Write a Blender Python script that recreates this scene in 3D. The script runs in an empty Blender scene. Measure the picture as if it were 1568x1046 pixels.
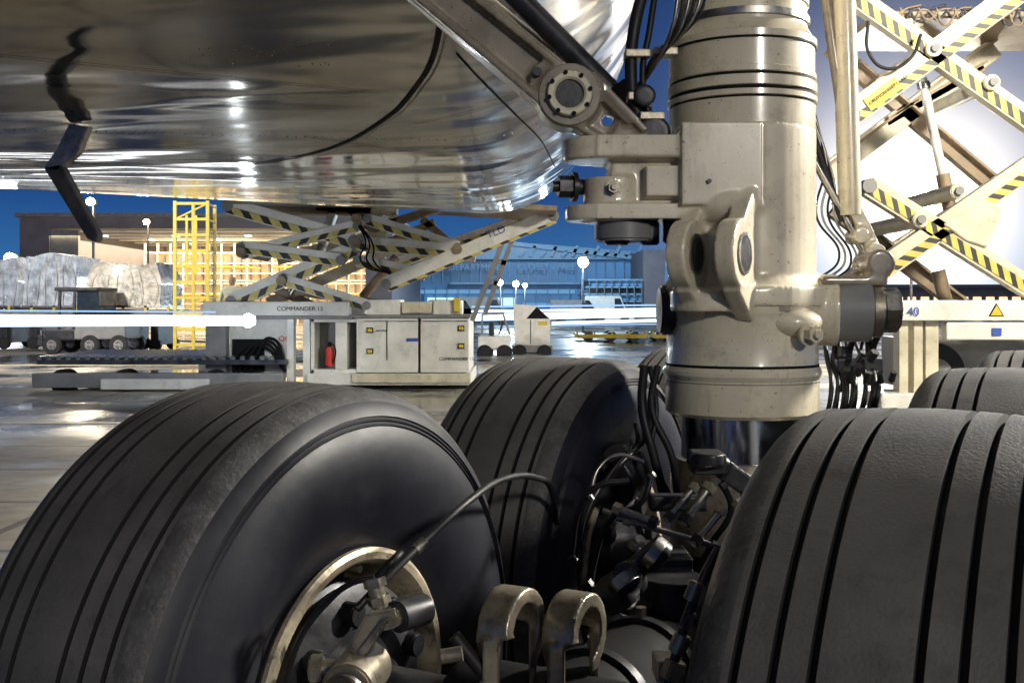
import bpy, bmesh, math, random
from mathutils import Vector, Matrix
random.seed(4)
R=math.radians
scene=bpy.context.scene
COL=scene.collection
EYE=1.372

# ---------------------------------------------------------------- materials
def mat(name,col,rough=.5,metal=0,ns=8,na=.15,bump=0,bs=40,coat=0,emit=None,es=0,dirt=0,dirtcol=(.05,.04,.03),rv=.12,bd=.003,streak=0,spec=.5):
    m=bpy.data.materials.new(name); m.use_nodes=True
    nt=m.node_tree; N=nt.nodes; L=nt.links
    p=N['Principled BSDF']
    p.inputs['Metallic'].default_value=metal
    p.inputs['Specular IOR Level'].default_value=spec
    p.inputs['Coat Weight'].default_value=coat
    p.inputs['Coat Roughness'].default_value=.10
    tc=N.new('ShaderNodeTexCoord')
    n=N.new('ShaderNodeTexNoise'); n.inputs['Scale'].default_value=ns; n.inputs['Detail'].default_value=6
    L.new(tc.outputs['Object'],n.inputs['Vector'])
    mr=N.new('ShaderNodeMapRange'); mr.inputs[1].default_value=.3; mr.inputs[2].default_value=.7
    mr.inputs[3].default_value=1-na; mr.inputs[4].default_value=1+na
    L.new(n.outputs['Fac'],mr.inputs[0])
    mx=N.new('ShaderNodeVectorMath'); mx.operation='SCALE'; mx.inputs[0].default_value=col[:3]
    L.new(mr.outputs[0],mx.inputs['Scale'])
    out=mx.outputs[0]
    def layer(out,vec,scale,lo,hi,amt,colr,det=10):
        n2=N.new('ShaderNodeTexNoise'); n2.inputs['Scale'].default_value=scale; n2.inputs['Detail'].default_value=det; n2.inputs['Roughness'].default_value=.7
        L.new(vec,n2.inputs['Vector'])
        r2=N.new('ShaderNodeMapRange'); r2.inputs[1].default_value=lo; r2.inputs[2].default_value=hi; r2.inputs[3].default_value=0; r2.inputs[4].default_value=amt
        L.new(n2.outputs['Fac'],r2.inputs[0])
        mm=N.new('ShaderNodeMix'); mm.data_type='RGBA'
        L.new(r2.outputs[0],mm.inputs['Factor']); L.new(out,mm.inputs[6]); mm.inputs[7].default_value=(*colr,1)
        return mm.outputs[2]
    if dirt>0: out=layer(out,tc.outputs['Object'],ns*2.7,.52,.72,dirt,dirtcol)
    if streak>0:
        mp=N.new('ShaderNodeMapping'); mp.inputs['Scale'].default_value=(1,1,.12); L.new(tc.outputs['Object'],mp.inputs[0])
        out=layer(out,mp.outputs[0],34,.55,.75,streak,dirtcol,6)
        out=layer(out,tc.outputs['Object'],70,.68,.72,.65,(.05,.04,.03),2)
    L.new(out,p.inputs['Base Color'])
    rr=N.new('ShaderNodeMapRange'); rr.inputs[1].default_value=.3; rr.inputs[2].default_value=.7
    rr.inputs[3].default_value=max(.02,rough-rv); rr.inputs[4].default_value=min(1,rough+rv)
    L.new(n.outputs['Fac'],rr.inputs[0]); L.new(rr.outputs[0],p.inputs['Roughness'])
    if bump>0:
        n3=N.new('ShaderNodeTexNoise'); n3.inputs['Scale'].default_value=bs; n3.inputs['Detail'].default_value=5
        L.new(tc.outputs['Object'],n3.inputs['Vector'])
        b=N.new('ShaderNodeBump'); b.inputs['Strength'].default_value=bump; b.inputs['Distance'].default_value=bd
        L.new(n3.outputs['Fac'],b.inputs['Height']); L.new(b.outputs[0],p.inputs['Normal'])
    if emit:
        p.inputs['Emission Color'].default_value=(*emit,1); p.inputs['Emission Strength'].default_value=es
    return m

def hazard(name,c1,c2,freq):
    m=bpy.data.materials.new(name); m.use_nodes=True
    nt=m.node_tree; N=nt.nodes; L=nt.links; p=N['Principled BSDF']; p.inputs['Roughness'].default_value=.5
    tc=N.new('ShaderNodeTexCoord'); s=N.new('ShaderNodeSeparateXYZ'); L.new(tc.outputs['Object'],s.inputs[0])
    a=N.new('ShaderNodeMath'); a.operation='ADD'; L.new(s.outputs['X'],a.inputs[0]); L.new(s.outputs['Z'],a.inputs[1])
    b=N.new('ShaderNodeMath'); b.operation='MULTIPLY'; L.new(a.outputs[0],b.inputs[0]); b.inputs[1].default_value=freq
    f=N.new('ShaderNodeMath'); f.operation='FRACT'; L.new(b.outputs[0],f.inputs[0])
    g=N.new('ShaderNodeMath'); g.operation='GREATER_THAN'; L.new(f.outputs[0],g.inputs[0]); g.inputs[1].default_value=.55
    n=N.new('ShaderNodeTexNoise'); n.inputs['Scale'].default_value=9; n.inputs['Detail'].default_value=8; L.new(tc.outputs['Object'],n.inputs['Vector'])
    mm=N.new('ShaderNodeMix'); mm.data_type='RGBA'; L.new(g.outputs[0],mm.inputs['Factor']); mm.inputs[6].default_value=(*c1,1); mm.inputs[7].default_value=(*c2,1)
    m2=N.new('ShaderNodeMix'); m2.data_type='RGBA'; m2.blend_type='MULTIPLY'; m2.inputs['Factor'].default_value=.6
    L.new(mm.outputs[2],m2.inputs[6]); L.new(n.outputs['Fac'],m2.inputs[7]); L.new(m2.outputs[2],p.inputs['Base Color'])
    return m

def emis(name,c,s):
    m=bpy.data.materials.new(name); m.use_nodes=True; N=m.node_tree.nodes; N.clear()
    e=N.new('ShaderNodeEmission'); e.inputs[0].default_value=(*c,1); e.inputs[1].default_value=s
    o=N.new('ShaderNodeOutputMaterial'); m.node_tree.links.new(e.outputs[0],o.inputs[0]); return m

M={}
M['paint']=mat('gear_enamel',(.64,.575,.435),.30,0,4,.15,.05,60,.6,dirt=.5,dirtcol=(.22,.165,.10),streak=.42)
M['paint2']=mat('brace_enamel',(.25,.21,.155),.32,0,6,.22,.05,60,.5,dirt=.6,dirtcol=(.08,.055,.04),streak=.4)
M['groove']=mat('groove_black',(.008,.008,.009),.75,spec=.15)
M['chrome']=mat('chrome',(.6,.63,.7),.16,1,20,.1,rv=.04)
M['steel']=mat('worn_steel',(.33,.31,.28),.35,1,20,.3,.1,80,dirt=.5)
M['alu']=mat('cast_aluminium',(.34,.30,.23),.36,.75,15,.25,.25,60,dirt=.65)
M['dark']=mat('dark_metal',(.03,.03,.035),.42,.4,15,.4,.2,60)
M['black']=mat('black_rubber_hose',(.010,.010,.012),.5,0,spec=.35)
M['side']=mat('tyre_sidewall',(.009,.010,.016),.46,0,3,.4,.2,25,dirt=.5,dirtcol=(.024,.025,.030),rv=.12,spec=.32)
M['tread']=mat('tyre_tread',(.088,.084,.082),.60,0,6,.30,.4,190,dirt=.6,dirtcol=(.028,.027,.028))
M['scuff']=mat('tyre_shoulder_scuffed',(.05,.049,.05),.62,0,22,.4,.6,110,dirt=.7,dirtcol=(.14,.135,.13))
M['tgroove']=mat('tyre_groove',(.006,.006,.007),.8)
M['rimtan']=mat('rim_worn',(.42,.36,.26),.42,.3,18,.35,.5,60,dirt=.9,dirtcol=(.06,.04,.025))
M['white']=mat('white_paint',(.70,.69,.64),.42,0,3,.14,0,dirt=.35,dirtcol=(.24,.21,.17))
M['cream']=mat('cream_paint',(.60,.55,.41),.45,0,4,.2,0,dirt=.5,dirtcol=(.2,.15,.09))
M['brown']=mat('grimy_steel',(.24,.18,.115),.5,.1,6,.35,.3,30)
M['grey']=mat('grey_paint',(.2,.2,.2),.5,0,4,.2)
M['yellow']=mat('yellow_paint',(.62,.47,.04),.5,0,5,.15,dirt=.3)
M['haz']=hazard('hazard_stripe',(.80,.68,.22),(.04,.04,.04),3.0)
M['hazbig']=hazard('hazard_stripe_fine',(.84,.68,.14),(.03,.03,.03),6.0)
M['deck']=mat('roller_deck',(.06,.065,.075),.35,.5,5,.4)
M['red']=mat('red_paint',(.55,.03,.02),.4)
M['blue']=mat('blue_paint',(.03,.08,.35),.5)
M['wrap']=mat('plastic_wrap',(.60,.55,.46),.25,0,3,.45,1.0,6,.5,bd=.06)
M['wrapb']=mat('plastic_wrap_bluish',(.46,.52,.60),.25,0,3,.45,1.0,6,.5,bd=.06)
M['glass']=mat('dark_glass',(.02,.03,.04),.08)
M['lampw']=emis('lamp_white',(.85,.93,1),160)
M['lampy']=emis('lamp_warm',(1,.83,.55),160)
M['trail']=emis('headlight_trail',(.92,.96,1),7)
M['trail2']=emis('headlight_trail_faint',(.72,.88,1),3)
M['trail3']=emis('headlight_trail_blue',(.35,.6,1),1.2)
M['skin']=mat('skin',(.45,.28,.2),.5); M['vest']=mat('hi_vis',(.6,.62,.45),.7); M['cloth']=mat('trousers',(.05,.06,.09),.8)

# ---------------------------------------------------------------- mesh helpers
def group(name):
    e=bpy.data.objects.new(name,None); COL.objects.link(e); return e
def mk(name,bm,m,parent,M4=None,smooth=True,ang=.6):
    bmesh.ops.recalc_face_normals(bm,faces=bm.faces)
    for f in bm.faces: f.smooth=smooth
    for e in bm.edges:
        if len(e.link_faces)==2 and e.calc_face_angle(0)>ang: e.smooth=False
    me=bpy.data.meshes.new(name); bm.to_mesh(me); bm.free()
    if isinstance(m,(list,tuple)):
        for q in m: me.materials.append(q)
    else: me.materials.append(m)
    o=bpy.data.objects.new(name,me); COL.objects.link(o)
    if parent: o.parent=parent
    if M4 is not None: o.matrix_world=M4
    return o
def frame(p,x,up=Vector((0,0,1))):
    x=x.normalized(); y=up.cross(x)
    if y.length<1e-4: y=Vector((0,1,0))
    y.normalize(); z=x.cross(y)
    m=Matrix((x,y,z)).transposed().to_4x4(); m.translation=p; return m
def box(par,name,lo,hi,m,bev=.0,rotz=0):
    lo=Vector(lo);hi=Vector(hi);c=(lo+hi)/2;s=hi-lo
    bm=bmesh.new(); bmesh.ops.create_cube(bm,size=1); bmesh.ops.scale(bm,vec=(abs(s.x),abs(s.y),abs(s.z)),verts=bm.verts)
    if bev>0: bmesh.ops.bevel(bm,geom=bm.edges[:],offset=bev,segments=2,affect='EDGES',profile=.6)
    return mk(name,bm,m,par,Matrix.Translation(c)@Matrix.Rotation(rotz,4,'Z'),False)
def beam(par,name,p,q,w,t,m,bev=0):
    p=Vector(p);q=Vector(q);d=q-p
    bm=bmesh.new(); bmesh.ops.create_cube(bm,size=1); bmesh.ops.scale(bm,vec=(d.length,t,w),verts=bm.verts)
    if bev: bmesh.ops.bevel(bm,geom=bm.edges[:],offset=bev,segments=2,affect='EDGES',profile=.6)
    return mk(name,bm,m,par,frame((p+q)/2,d),False)
def cyl(par,name,p,q,r,m,seg=24,r2=None,bev=0):
    p=Vector(p);q=Vector(q);d=q-p
    bm=bmesh.new(); bmesh.ops.create_cone(bm,cap_ends=True,segments=seg,radius1=r,radius2=r if r2 is None else r2,depth=d.length)
    if bev: bmesh.ops.bevel(bm,geom=[e for e in bm.edges if e.calc_face_angle(0)>.9],offset=bev,segments=2,affect='EDGES')
    rot=d.to_track_quat('Z','Y').to_matrix().to_4x4(); rot.translation=(p+q)/2
    return mk(name,bm,m,par,rot)
def tube(par,name,pts,r,m,smooth=True,res=10):
    cu=bpy.data.curves.new(name,'CURVE'); cu.dimensions='3D'; cu.bevel_depth=r; cu.bevel_resolution=3; cu.resolution_u=res; cu.use_fill_caps=True
    if smooth:
        s=cu.splines.new('BEZIER'); s.bezier_points.add(len(pts)-1)
        for b,p in zip(s.bezier_points,pts): b.co=p; b.handle_left_type=b.handle_right_type='AUTO'
    else:
        s=cu.splines.new('POLY'); s.points.add(len(pts)-1)
        for b,p in zip(s.points,pts): b.co=(*p,1)
    cu.materials.append(m); o=bpy.data.objects.new(name,cu); COL.objects.link(o); o.parent=par; return o
def revolve(par,name,prof,m,M4,seg=96,closed=False,mi=None,ang=.6):
    bm=bmesh.new(); rings=[]
    for r,z in prof:
        rings.append([bm.verts.new((r*math.cos(2*math.pi*i/seg),r*math.sin(2*math.pi*i/seg),z)) for i in range(seg)])
    n=len(prof)
    for j in range(n if closed else n-1):
        a=rings[j];b=rings[(j+1)%n]
        for i in range(seg):
            f=bm.faces.new((a[i],a[(i+1)%seg],b[(i+1)%seg],b[i]))
            if mi: f.material_index=mi[j]
    if not closed:
        for rg in (rings[0],rings[-1]):
            try: bm.faces.new(rg)
            except Exception: pass
    return mk(name,bm,m,par,M4,True,ang)
def prism(par,name,pts,nrm,m,bev=0):
    """polygon pts (3D) extruded along vector nrm"""
    bm=bmesh.new(); nrm=Vector(nrm)
    a=[bm.verts.new(p) for p in pts]; b=[bm.verts.new(Vector(p)+nrm) for p in pts]
    bm.faces.new(a); bm.faces.new(b[::-1]); n=len(pts)
    for i in range(n): bm.faces.new((a[i],b[i],b[(i+1)%n],a[(i+1)%n]))
    bmesh.ops.recalc_face_normals(bm,faces=bm.faces)
    if bev: bmesh.ops.bevel(bm,geom=bm.edges[:],offset=bev,segments=2,affect='EDGES')
    return mk(name,bm,m,par,None,False)
def text(par,name,s,loc,size,m,rot=(R(90),0,0),ext=.002):
    c=bpy.data.curves.new(name,'FONT'); c.body=s; c.size=size; c.extrude=ext; c.materials.append(m)
    o=bpy.data.objects.new(name,c); COL.objects.link(o); o.location=loc; o.rotation_euler=rot; o.parent=par; return o

def cast(par,name,parts,cuts,m,voxel=.006,sm=6):
    """weld overlapping solids into one casting (voxel fused, bored, softened)"""
    def build(lst,nm):
        bm=bmesh.new()
        for pt in lst:
            k=pt[0]
            if k=='box':
                _,lo,hi=pt[:3]; rz=pt[3] if len(pt)>3 else 0
                lo=Vector(lo);hi=Vector(hi);s=hi-lo
                mt=Matrix.Translation((lo+hi)/2)@Matrix.Rotation(rz,4,'Z')@Matrix.Diagonal((*s,1))
                bmesh.ops.create_cube(bm,size=1,matrix=mt)
            elif k=='cyl':
                _,p,q,r=pt[:4]; r2=pt[4] if len(pt)>4 else r
                p=Vector(p);q=Vector(q);d=q-p; mt=d.to_track_quat('Z','Y').to_matrix().to_4x4(); mt.translation=(p+q)/2
                bmesh.ops.create_cone(bm,cap_ends=True,segments=48,radius1=r,radius2=r2,depth=d.length,matrix=mt)
            elif k=='beam':
                _,p,q,w,t=pt; p=Vector(p);q=Vector(q);d=q-p
                mt=frame((p+q)/2,d)@Matrix.Diagonal((d.length,t,w,1)); bmesh.ops.create_cube(bm,size=1,matrix=mt)
            elif k=='sph':
                _,c,r=pt; r=r if hasattr(r,'__len__') else (r,r,r)
                bmesh.ops.create_uvsphere(bm,u_segments=32,v_segments=20,radius=1,matrix=Matrix.Translation(c)@Matrix.Diagonal((*r,1)))
        me=bpy.data.meshes.new(nm); bm.to_mesh(me); bm.free()
        o=bpy.data.objects.new(nm,me); COL.objects.link(o); return o
    o=build(parts,name); md=o.modifiers.new('r','REMESH'); md.mode='VOXEL'; md.voxel_size=voxel
    tmp=[]
    for c in cuts:
        co=build([c],'cut'); tmp.append(co); b=o.modifiers.new('b','BOOLEAN'); b.operation='DIFFERENCE'; b.object=co
    if cuts:
        md=o.modifiers.new('r2','REMESH'); md.mode='VOXEL'; md.voxel_size=voxel
    s=o.modifiers.new('s','SMOOTH'); s.iterations=sm; s.factor=.5
    dg=bpy.context.evaluated_depsgraph_get(); dg.update()
    me=bpy.data.meshes.new_from_object(o.evaluated_get(dg))
    o.modifiers.clear(); o.data=me
    for c in tmp: bpy.data.objects.remove(c)
    me.materials.clear(); me.materials.append(m)
    for p in me.polygons: p.use_smooth=True
    o.parent=par; return o

def pixels_at_depth(y):
    """image pixels projected to a plane at distance y; k is pixel size there"""
    k=y/1700.0
    return (lambda a,b,dy=0: Vector(((a-784)*k,y+dy,EYE+(470-b)*k))), k  # a, b: image pixel column and row as seen from the camera

# ---------------------------------------------------------------- ground
gm=bpy.data.materials.new('apron_concrete'); gm.use_nodes=True
N=gm.node_tree.nodes; L=gm.node_tree.links; p=N['Principled BSDF']
tc=N.new('ShaderNodeTexCoord')
n1=N.new('ShaderNodeTexNoise'); n1.inputs['Scale'].default_value=.35; n1.inputs['Detail'].default_value=8
n2=N.new('ShaderNodeTexNoise'); n2.inputs['Scale'].default_value=6; n2.inputs['Detail'].default_value=8
L.new(tc.outputs['Object'],n1.inputs[0]); L.new(tc.outputs['Object'],n2.inputs[0])
cr=N.new('ShaderNodeValToRGB'); cr.color_ramp.elements[0].position=.42; cr.color_ramp.elements[0].color=(.05,.055,.065,1)
cr.color_ramp.elements[1].position=.58; cr.color_ramp.elements[1].color=(.32,.285,.23,1)
L.new(n1.outputs['Fac'],cr.inputs[0])
bk=N.new('ShaderNodeTexBrick'); bk.inputs['Scale'].default_value=.16; bk.offset=0; bk.inputs['Mortar Size'].default_value=.006
bk.inputs['Color1'].default_value=(1,1,1,1); bk.inputs['Color2'].default_value=(.85,.85,.85,1); bk.inputs['Mortar'].default_value=(.25,.25,.25,1)
L.new(tc.outputs['Object'],bk.inputs[0])
mx=N.new('ShaderNodeMix'); mx.data_type='RGBA'; mx.blend_type='MULTIPLY'; mx.inputs['Factor'].default_value=1
L.new(cr.outputs[0],mx.inputs[6]); L.new(bk.outputs['Color'],mx.inputs[7]); 
m3=N.new('ShaderNodeMix'); m3.data_type='RGBA'; m3.blend_type='OVERLAY'; m3.inputs['Factor'].default_value=.6
L.new(mx.outputs[2],m3.inputs[6]); L.new(n2.outputs['Fac'],m3.inputs[7]); L.new(m3.outputs[2],p.inputs['Base Color'])
rr=N.new('ShaderNodeMapRange'); rr.inputs[1].default_value=.42; rr.inputs[2].default_value=.58; rr.inputs[3].default_value=.08; rr.inputs[4].default_value=.5
L.new(n1.outputs['Fac'],rr.inputs[0]); L.new(rr.outputs[0],p.inputs['Roughness'])
bm=bmesh.new(); bmesh.ops.create_grid(bm,x_segments=2,y_segments=2,size=1500)
mk('ground',bm,gm,None,None,False)
mark=group('apron_marking')
for i,(x0,y0,x1,y1) in enumerate([(-14,13,10,13.2),(-30,26,30,26.2)]):
    box(mark,f'line_{i}',(x0,y0,.001),(x1,y1,.005),M['cream'])

# ---------------------------------------------------------------- aircraft belly
fus=group('aircraft_fuselage')
Z0=2.30
def hb(b): 
    s=min(.9999,abs((b-8)/9.0)); return Z0+2.5*(1-math.sqrt(1-s*s))
XE=-.35; XW=1.2
def hz(x,y):
    b=-.53*x+.85*y; z=hb(b)
    if x>XE:
        s=min(.9999,(x-XE)/XW); z+=1.1*(1-math.sqrt(1-s*s))
    return z
hm=bpy.data.materials.new('polished_belly_skin'); hm.use_nodes=True
N=hm.node_tree.nodes; L=hm.node_tree.links; p=N['Principled BSDF']; p.inputs['Metallic'].default_value=1
tc=N.new('ShaderNodeTexCoord')
a=N.new('ShaderNodeTexNoise'); a.inputs['Scale'].default_value=.6; a.inputs['Detail'].default_value=8; L.new(tc.outputs['Object'],a.inputs[0])
c=N.new('ShaderNodeValToRGB'); c.color_ramp.elements[0].position=.35; c.color_ramp.elements[0].color=(.30,.27,.22,1); c.color_ramp.elements[1].position=.65; c.color_ramp.elements[1].color=(.60,.59,.56,1)
L.new(a.outputs['Fac'],c.inputs[0]); L.new(c.outputs[0],p.inputs['Base Color'])
r_=N.new('ShaderNodeMapRange'); r_.inputs[1].default_value=.3; r_.inputs[2].default_value=.7; r_.inputs[3].default_value=.05; r_.inputs[4].default_value=.15
L.new(a.outputs['Fac'],r_.inputs[0]); L.new(r_.outputs[0],p.inputs['Roughness'])
mp=N.new('ShaderNodeMapping'); mp.inputs['Scale'].default_value=(.35,1.0,0); mp.inputs['Rotation'].default_value=(0,0,R(-30)); L.new(tc.outputs['Object'],mp.inputs[0])
b1=N.new('ShaderNodeTexNoise'); b1.inputs['Scale'].default_value=1.0; b1.inputs['Detail'].default_value=1.5; L.new(mp.outputs[0],b1.inputs[0])
bu=N.new('ShaderNodeBump'); bu.inputs['Strength'].default_value=.55; bu.inputs['Distance'].default_value=.12; L.new(b1.outputs['Fac'],bu.inputs['Height'])
b2=N.new('ShaderNodeTexNoise'); b2.inputs['Scale'].default_value=2.4; b2.inputs['Detail'].default_value=.5; b2.inputs['Distortion'].default_value=1.0; L.new(mp.outputs[0],b2.inputs[0])
bv=N.new('ShaderNodeBump'); bv.inputs['Strength'].default_value=.28; bv.inputs['Distance'].default_value=.03; L.new(b2.outputs['Fac'],bv.inputs['Height']); L.new(bu.outputs[0],bv.inputs['Normal']); L.new(bv.outputs[0],p.inputs['Normal'])
bm=bmesh.new(); rows=[]
bs=[-.95+i*(17.9/150) for i in range(151)]
xs=[-18+i*.35 for i in range(51)]; xs=[x for x in xs if x<XE]+[XE+XW*math.sin(i/24*math.pi/2)*.9999 for i in range(25)]
for b in bs:
    rows.append([bm.verts.new((x,(b+.53*x)/.85,hz(x,(b+.53*x)/.85))) for x in xs])
for i in range(len(rows)-1):
    for j in range(len(xs)-1): bm.faces.new((rows[i][j],rows[i][j+1],rows[i+1][j+1],rows[i+1][j]))
mk('belly_skin',bm,hm,fus)
def seam(name,pts,w=.012,m='groove'):
    bm=bmesh.new()
    P=[Vector(q) for q in pts]; D=[]
    for i in range(len(P)-1):
        p0=P[max(0,i-1)];p1=P[i];p2=P[i+1];p3=P[min(len(P)-1,i+2)]
        for t in [j/10 for j in range(10)]:
            D.append(.5*((2*p1)+(-p0+p2)*t+(2*p0-5*p1+4*p2-p3)*t*t+(-p0+3*p1-3*p2+p3)*t**3))
    D.append(P[-1]); prev=None
    for i,d in enumerate(D):
        tg=(D[min(i+1,len(D)-1)]-D[max(i-1,0)]).normalized(); n=Vector((-tg.y,tg.x))*w/2
        l=d+n;r=d-n
        v=(bm.verts.new((l.x,l.y,hz(l.x,l.y)-.005)),bm.verts.new((r.x,r.y,hz(r.x,r.y)-.005)))
        if prev: bm.faces.new((prev[0],prev[1],v[1],v[0]))
        prev=v
    mk(name,bm,M[m],fus,None,False)
sc=1.11
main=[(-.2,3.6),(-.31,4.45),(-.42,4.9),(-.62,5.45),(-1.03,6.15),(-1.59,6.6),(-2.24,6.6),(-3.2,6.2),(-5,5.3)]
seam('panel_seam_main',[(x*sc,y*sc) for x,y in main],.026)
seam('panel_seam_edge',[(x*sc+.03,y*sc+.03) for x,y in main],.008,'steel')
seam('panel_seam_b',[(-.25,5.0),(0.0,6.2),(.2,7.4),(.35,9.0)],.008)
seam('panel_seam_c',[(-1.2,6.4),(-.6,7.0),(.1,7.6)],.008)
seam('panel_seam_d',[(-3.0,4.2),(-1.6,5.0),(-.7,5.5)],.006)
seam('panel_seam_e',[(-3.4,7.6),(-1.8,8.2),(0.1,9.4)],.010)
seam('panel_seam_f',[(-.55,6.2),(-.2,6.0),(.15,5.9)],.008)
bm=bmesh.new()
for i in range(70):
    x=-3.2+i*.05; y=5.9+.30*(x+3.2)*.9
    bmesh.ops.create_uvsphere(bm,u_segments=6,v_segments=4,radius=.005,matrix=Matrix.Translation((x,y,hz(x,y))))
for i in range(30):
    x=-1.45+.11*random.random()*6; y=4.7+.4*random.random()
    bmesh.ops.create_uvsphere(bm,u_segments=6,v_segments=4,radius=.004,matrix=Matrix.Translation((x,y,hz(x,y))))
mk('rivets',bm,M['steel'],fus)
dm=group('drain_mast'); E,k=pixels_at_depth(5.9)
prism(dm,'upper_blade',[E(105,190),E(134,194),E(118,235),E(86,262),E(66,258),E(86,228)],(0.02,.035,0),M['steel'],.004)
prism(dm,'lower_blade',[E(66,257),E(92,252),E(150,360),E(146,371),E(133,366)],(.02,.035,0),M['dark'],.004)

# ---------------------------------------------------------------- landing gear : wheels
U=Vector((.485,.875,0)).normalized(); AX=Vector((.875,-.485,0)).normalized()
def tyre_profile():
    half=[]
    def rz(z): return .61-.30*z*z
    half.append((rz(0),0,0))
    for g in [.056,.10,.145]:
        half.append((rz(g)-.0008,g-.0055,0)); half.append((rz(g)-.013,g-.0045,2)); half.append((rz(g)-.013,g+.0045,2)); half.append((rz(g)-.0008,g+.0055,2))
    for (r,z,m) in [(.6025,.160,0),(.598,.173,3),(.590,.188,3),(.578,.201,3),(.562,.2125,1),(.550,.218,1),(.5475,.2145,1),(.543,.218,1),(.541,.221,1),(.5385,.2175,1),(.534,.221,1),(.532,.2235,1),(.5295,.2205,1),(.52,.225,1),(.49,.232,1),(.45,.236,1),(.41,.233,1),(.37,.222,1),(.335,.205,1),(.31,.190,1),(.295,.182,1),(.278,.178,1)]:
        half.append((r,z,m))
    left=[(r,-z) for r,z,m in half[::-1]]; right=[(r,z) for r,z,m in half[1:]]
    prof=left+right
    ml=[h[2] for h in half]
    mi=[m for m in ml[1:][::-1]]+[m for m in ml[1:]]
    prof.append((.27,.10)); prof.append((.27,-.10)); mi+= [1,1,1]
    return prof,mi
TP,TM=tyre_profile()
def wheel(pos,side):
    g=group('landing_gear_wheel')
    z=AX*side
    x=Vector((0,0,1)); y=z.cross(x)
    Mx=Matrix((x,y,z)).transposed().to_4x4(); Mx.translation=Vector((pos[0],pos[1],.61))
    revolve(g,'tyre',TP,[M['tread'],M['side'],M['tgroove'],M['scuff']],Mx,160,True,TM,.5)
    revolve(g,'rim_flange',[(.283,.10),(.283,.180),(.292,.190),(.292,.200),(.283,.206),(.270,.204),(.262,.195),(.258,.17),(.25,.10),(.245,.02)],M['rimtan'],Mx,96,True)
    revolve(g,'rim_web',[(.25,.02),(.25,.05),(.10,.06),(.09,.05),(.0005,.05)],M['dark'],Mx,64)
    revolve(g,'brake_stack',[(.22,.05),(.225,.15),(.215,.155),(.215,.165),(.222,.17),(.222,.185),(.19,.20),(.15,.205),(.14,.19),(.09,.19),(.09,.24),(.0005,.24)],M['dark'],Mx,64)
    def lp(ang,r,zz): return Mx@Vector((r*math.cos(ang),r*math.sin(ang),zz))
    for i in range(9):
        a_=i*2*math.pi/9+.2
        cyl(g,f'brake_piston_{i}',lp(a_,.18,.18),lp(a_,.18,.225),.024,M['dark'],16,bev=.003)
        cyl(g,f'torque_key_{i}',lp(a_+.3,.245,.06),lp(a_+.3,.245,.165),.008,M['alu'],8)
    for i in range(24):
        a_=i*2*math.pi/24; cyl(g,f'rim_bolt_{i}',lp(a_,.235,.04),lp(a_,.235,.075),.007,M['alu'],6)
    revolve(g,'outboard_rim',[(.283,-.19),(.27,-.2),(.255,-.19),(.24,-.10),(.12,-.07),(.10,-.13),(.0005,-.13)],M['grey'],Mx,64)
    return g,lp
A=(-.47,2.25); T=1.25; S=1.30
wheels={}
for i in range(3):
    for sd in (0,1):
        px=A[0]+U.x*S*i+AX.x*T*sd; py=A[1]+U.y*S*i+AX.y*T*sd
        wheels[(i,sd)]=wheel((px,py),1 if sd==0 else -1)

gear=group('main_landing_gear')
mid0=Vector((A[0],A[1],.61))+AX*T/2
mid=[mid0+U*S*i for i in range(3)]
for i in range(3):
    cyl(gear,f'axle_{i}',mid[i]-AX*(T/2),mid[i]+AX*(T/2),.075,M['dark'],32)
cast(gear,'truck_beam',[('cyl',mid[0]-U*.12,mid[2]+U*.1,.115),('sph',mid[1]+Vector((0,0,.02)),(.22,.22,.17)),('cyl',mid[0]-AX*.2,mid[0]+AX*.2,.12),('cyl',mid[1]-AX*.2,mid[1]+AX*.2,.13),('cyl',mid[2]-AX*.2,mid[2]+AX*.2,.12)],[],M['groove'],.015,4)
# clamp bands on the beam
for i,t in enumerate((.12,.30,.48,.66)):
    c_=mid[0]+U*t*S
    cyl(gear,f'beam_clamp_{i}',c_-U*.012,c_+U*.012,.124,M['dark'],48)
    bolt_c=c_+Vector((0,0,.124)); cyl(gear,f'beam_clamp_bolt_{i}',bolt_c,bolt_c+Vector((0,0,.02)),.012,M['alu'],6)

# ---- shock strut
SX,SY=.645,3.12
def sp(x,y,z): return Vector((SX+x,SY+y,z))
MS=Matrix.Translation((SX,SY,0))
revolve(gear,'piston_chrome',[(.168,.80),(.168,1.10)],M['chrome'],MS,96)
revolve(gear,'piston_foot',[(.20,.70),(.198,.90),(.19,.93),(.182,.948),(.169,.952)],M['alu'],MS,64)
prof=[(.170,1.077),(.20,1.072),(.212,1.082),(.212,1.172),(.214,1.176),(.219,1.186),(.219,1.196),(.211,1.208),(.209,1.214),(.209,1.335),(.214,1.350),(.218,1.36),(.218,1.41),(.21,1.44),(.198,1.46),(.198,1.60),(.200,1.75),(.202,1.925),(.199,1.927),(.199,1.931),(.206,1.933),(.206,1.947),(.199,1.949),(.199,1.957),(.206,1.959),(.206,1.985),(.199,1.987),(.199,1.993),(.204,1.996),(.204,2.01),(.200,2.012),(.200,2.085),(.205,2.088),(.205,2.105),(.196,2.112),(.180,2.14),(.178,2.20),(.184,2.203),(.184,2.215),(.178,2.22),(.178,2.9)]
revolve(gear,'outer_cylinder',prof,M['paint'],MS,128,False,None,.4)
for i,(z,r) in enumerate(((1.929,.2005),(1.953,.2005),(1.990,.2005),(1.211,.2112),(2.086,.2035))):
    revolve(gear,f'seal_line_{i}',[(r,z-.004),(r,z+.004)],M['groove'],MS,96)
AXd=AX
L1=sp(-.190,-.225,1.508); L2=sp(-.078,-.287,1.508)
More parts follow.
